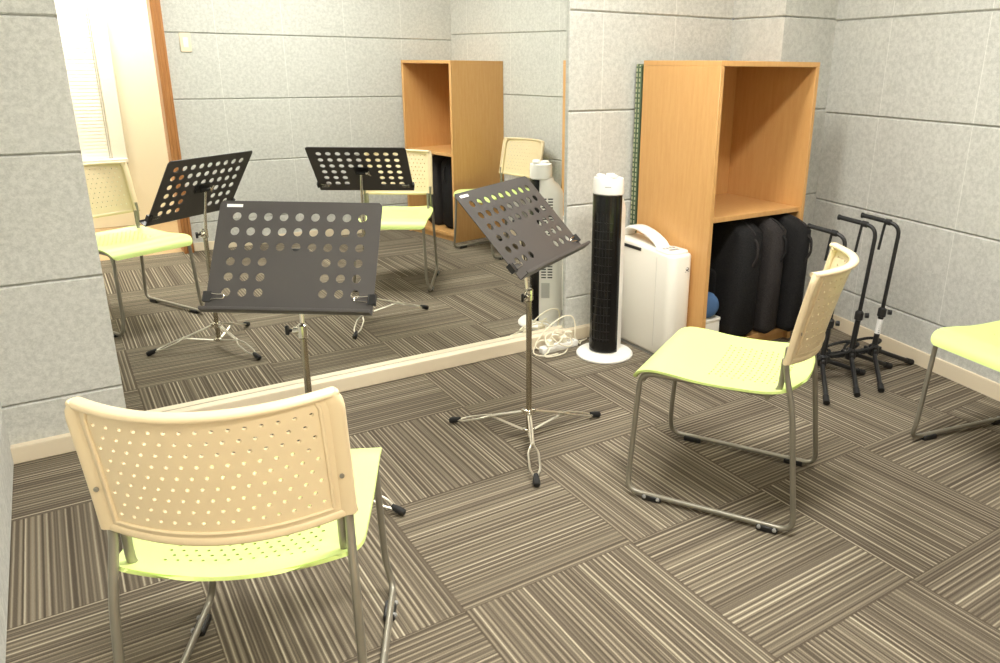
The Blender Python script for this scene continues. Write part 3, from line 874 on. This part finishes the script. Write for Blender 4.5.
# ------------------------------------------------------------------ guitar stands
def make_gstand(label, loc, rz, group):
    root = empty('guitar_stand', label, 'guitar stand', loc, rz, group)
    A = math.radians(105); e = Vector((math.cos(A), math.sin(A), 0))          # direction of the top arm
    b = Vector((0, 0, .095)); m1 = Vector((.014, -.004, .25)); tp = Vector((.048, -.008, .625))
    mb = MB(); mb.tube([b, m1 + (m1 - b) * .12], .0112, n=14); mb.build('lower_tube', BLACK, root)
    q = tp + e * .15 + Vector((0, 0, .020))
    mb = MB(); mb.tube([m1, tp, q], .0080, n=14, fillet=.045, seg=7); mb.build('upper_tube', BLACK, root)
    mb = MB(); ax = (m1 - b).normalized(); cpos = b + (m1 - b) * 1.10
    mb.lathe([(.0113, -.022), (.017, -.018), (.017, .012), (.0105, .018)], cpos, 18, axis=ax); mb.tube([cpos + Vector((.016, -.016, 0)), cpos + Vector((.026, -.026, 0))], .011); mb.build('clamp', BLACK, root)
    # rubber sleeve, arm collar and hanging strap
    mb = MB(); mb.tube([q - e * .085 - Vector((0, 0, .0105)), q], .0095, n=12); mb.lathe([(.0001, 0), (.0115, .001), (.0115, .008), (.0001, .012)], q, 12, axis=e); mb.build('padded_arm', RUBBER, root)
    mb = MB(); cq = q - e * .09 - Vector((0, 0, .012)); mb.tube([cq, cq - e * .022 - Vector((0, 0, .003))], .0125, n=12)
    mb.tube([cq - Vector((0, 0, .010)), cq + e * .006 - Vector((0, 0, .06)), cq + e * .012 - Vector((0, 0, .12))], .0035, n=6, flat=(.0055, .002, tuple(e))); mb.build('strap', RUBBER, root)
    # folding legs
    mb = MB(); mb.lathe([(.014, -.02), (.021, -.016), (.021, .022), (.015, .028)], b, 18)
    for a_ in (225, 348, 105): 
        w = math.radians(a_); mb.box(b + Vector((math.cos(w) * .024, math.sin(w) * .024, 0)), (.03, .016, .03), b=.003, rot=Matrix.Rotation(w, 3, 'Z'))
    mb.build('hub', BLACK, root)
    for a_ in (225, 348, 105):
        w = math.radians(a_); d_ = Vector((math.cos(w), math.sin(w), 0))
        mb = MB(); mb.tube([b + d_ * .02, d_ * .215 + Vector((0, 0, .017))], .0092, n=12); lg = mb.build('leg', BLACK, root)
        mb = MB(); mb.tube([d_ * .195 + Vector((0, 0, .0245)), d_ * .228 + Vector((0, 0, .0125))], .0122, n=12); mb.build('rubber_foot', RUBBER, lg)
    # looped body rest
    mb = MB()
    for s_ in (-1, 1):
        sd = Vector((e.y, -e.x, 0)) * s_
        mb.tube([b + Vector((0, 0, .025)), b + sd * .07 - e * .01 + Vector((0, 0, .03)), b + sd * .13 + e * .06 + Vector((0, 0, .012)), b + sd * .10 + e * .15 - Vector((0, 0, .03)), b + sd * .02 + e * .13 - Vector((0, 0, .045)), b + e * .03 - Vector((0, 0, .015))], .0062, n=8, fillet=.05)
    mb.build('body_rest', RUBBER, root)
    return root
GG = 'black folding guitar stands'
g1 = make_gstand('black guitar stand with a white label on its tube, nearest the right wall chair', (1.612, -.600, 0), 0, GG)
dup(g1, (1.492, -.577, 0), 0, 'black guitar stand with blue tape, second of three from the right', GG)
dup(g1, (1.330, -.560, 0), 0, 'black guitar stand half hidden behind the ivory chair back', GG)
for c in [o for o in bpy.data.objects if o.name.startswith('guitar_stand') and o.location.x < 1.4][0].children:
    if not c.name.startswith(('leg', 'hub')): c.scale = (1, 1, .965)
gs = sorted([o for o in bpy.data.objects if o.name.startswith('guitar_stand')], key=lambda o: -o.location.x)
mb = MB(); mb.tube([(.0075, -.0022, .172), (.0125, -.0036, .235)], .0120, n=14); s = mb.build('sticker', LABEL, gs[0]); s['label'] = 'white label wrapped around the tube'
mb = MB()
for k in range(7): mb.box((.0090 + .0006 * k - .0080, -.0026 - .0080, .180 + .0075 * k), (.006, .0022, .0035), rot=Matrix.Rotation(math.radians(-43), 3, 'Z'))
mb.build('sticker_lettering', GREY, s)
mb = MB(); mb.tube([(.0005, 0, .104), (.0035, -.001, .122)], .0125, n=14); s = mb.build('tape', BLUETAPE, gs[1]); s['label'] = 'blue tape band'

# ------------------------------------------------------------------ light switch
t = empty('light_switch', 'cream light switch plate on the rear felt wall beside the doorway', 'light switch', (-.316, YR, 1.335))
mb = MB(); mb.box((0, .004, 0), (.066, .008, .116), b=.003); mb.build('plate', CREAM, t)
mb = MB(); mb.box((0, .009, 0), (.030, .004, .060), b=.0015); mb.build('rocker', WARMWHITE, t)

# ------------------------------------------------------------------ lights
def lamp(name, label, loc, sx, sy, power, col=(1, .98, .94)):
    t = empty(name, label, 'ceiling light', loc, group='recessed ceiling lights')
    mb = MB()
    for (cx, cy_, dx, dy) in ((0, sy / 2 + .012, sx + .048, .024), (0, -sy / 2 - .012, sx + .048, .024), (sx / 2 + .012, 0, .024, sy), (-sx / 2 - .012, 0, .024, sy)): mb.box((cx, cy_, -.006), (dx, dy, .03), b=.003)
    mb.build('frame', PAINT, t)
    mb = MB(); mb.box((0, 0, .003), (sx, sy, .006)); mb.build('diffuser', DIFFUSER, t)
    l = bpy.data.lights.new(name, 'AREA'); l.shape = 'RECTANGLE'; l.size = sx; l.size_y = sy; l.energy = power; l.color = col
    o = bpy.data.objects.new(name + '_lamp', l); COL.objects.link(o); o.parent = t; o.location = (0, 0, -.004)
    return t
lamp('ceiling_light', 'long recessed ceiling light over the middle of the practice room', (.15, -1.28, ZC), 1.2, .24, 44)
lamp('ceiling_light', 'added ceiling fill light in front of the mirror, brightening the front walls', (.25, -.40, ZC), .9, .24, 22)  # made-up second lamp, lifts the front walls against the rear one
lamp('ceiling_light', 'recessed ceiling light in the corridor outside the door', (-.75, -3.0, ZC), .9, .22, 50, (1, .95, .84))
w = bpy.data.worlds.new('world'); S.world = w; w.use_nodes = True
w.node_tree.nodes['Background'].inputs[0].default_value = (.9, .92, 1, 1); w.node_tree.nodes['Background'].inputs[1].default_value = .25

S.view_settings.view_transform = 'Standard'; S.view_settings.look = 'None'
S.view_settings.exposure = 0.0; S.view_settings.gamma = 1.0; S.view_settings.use_curve_mapping = False
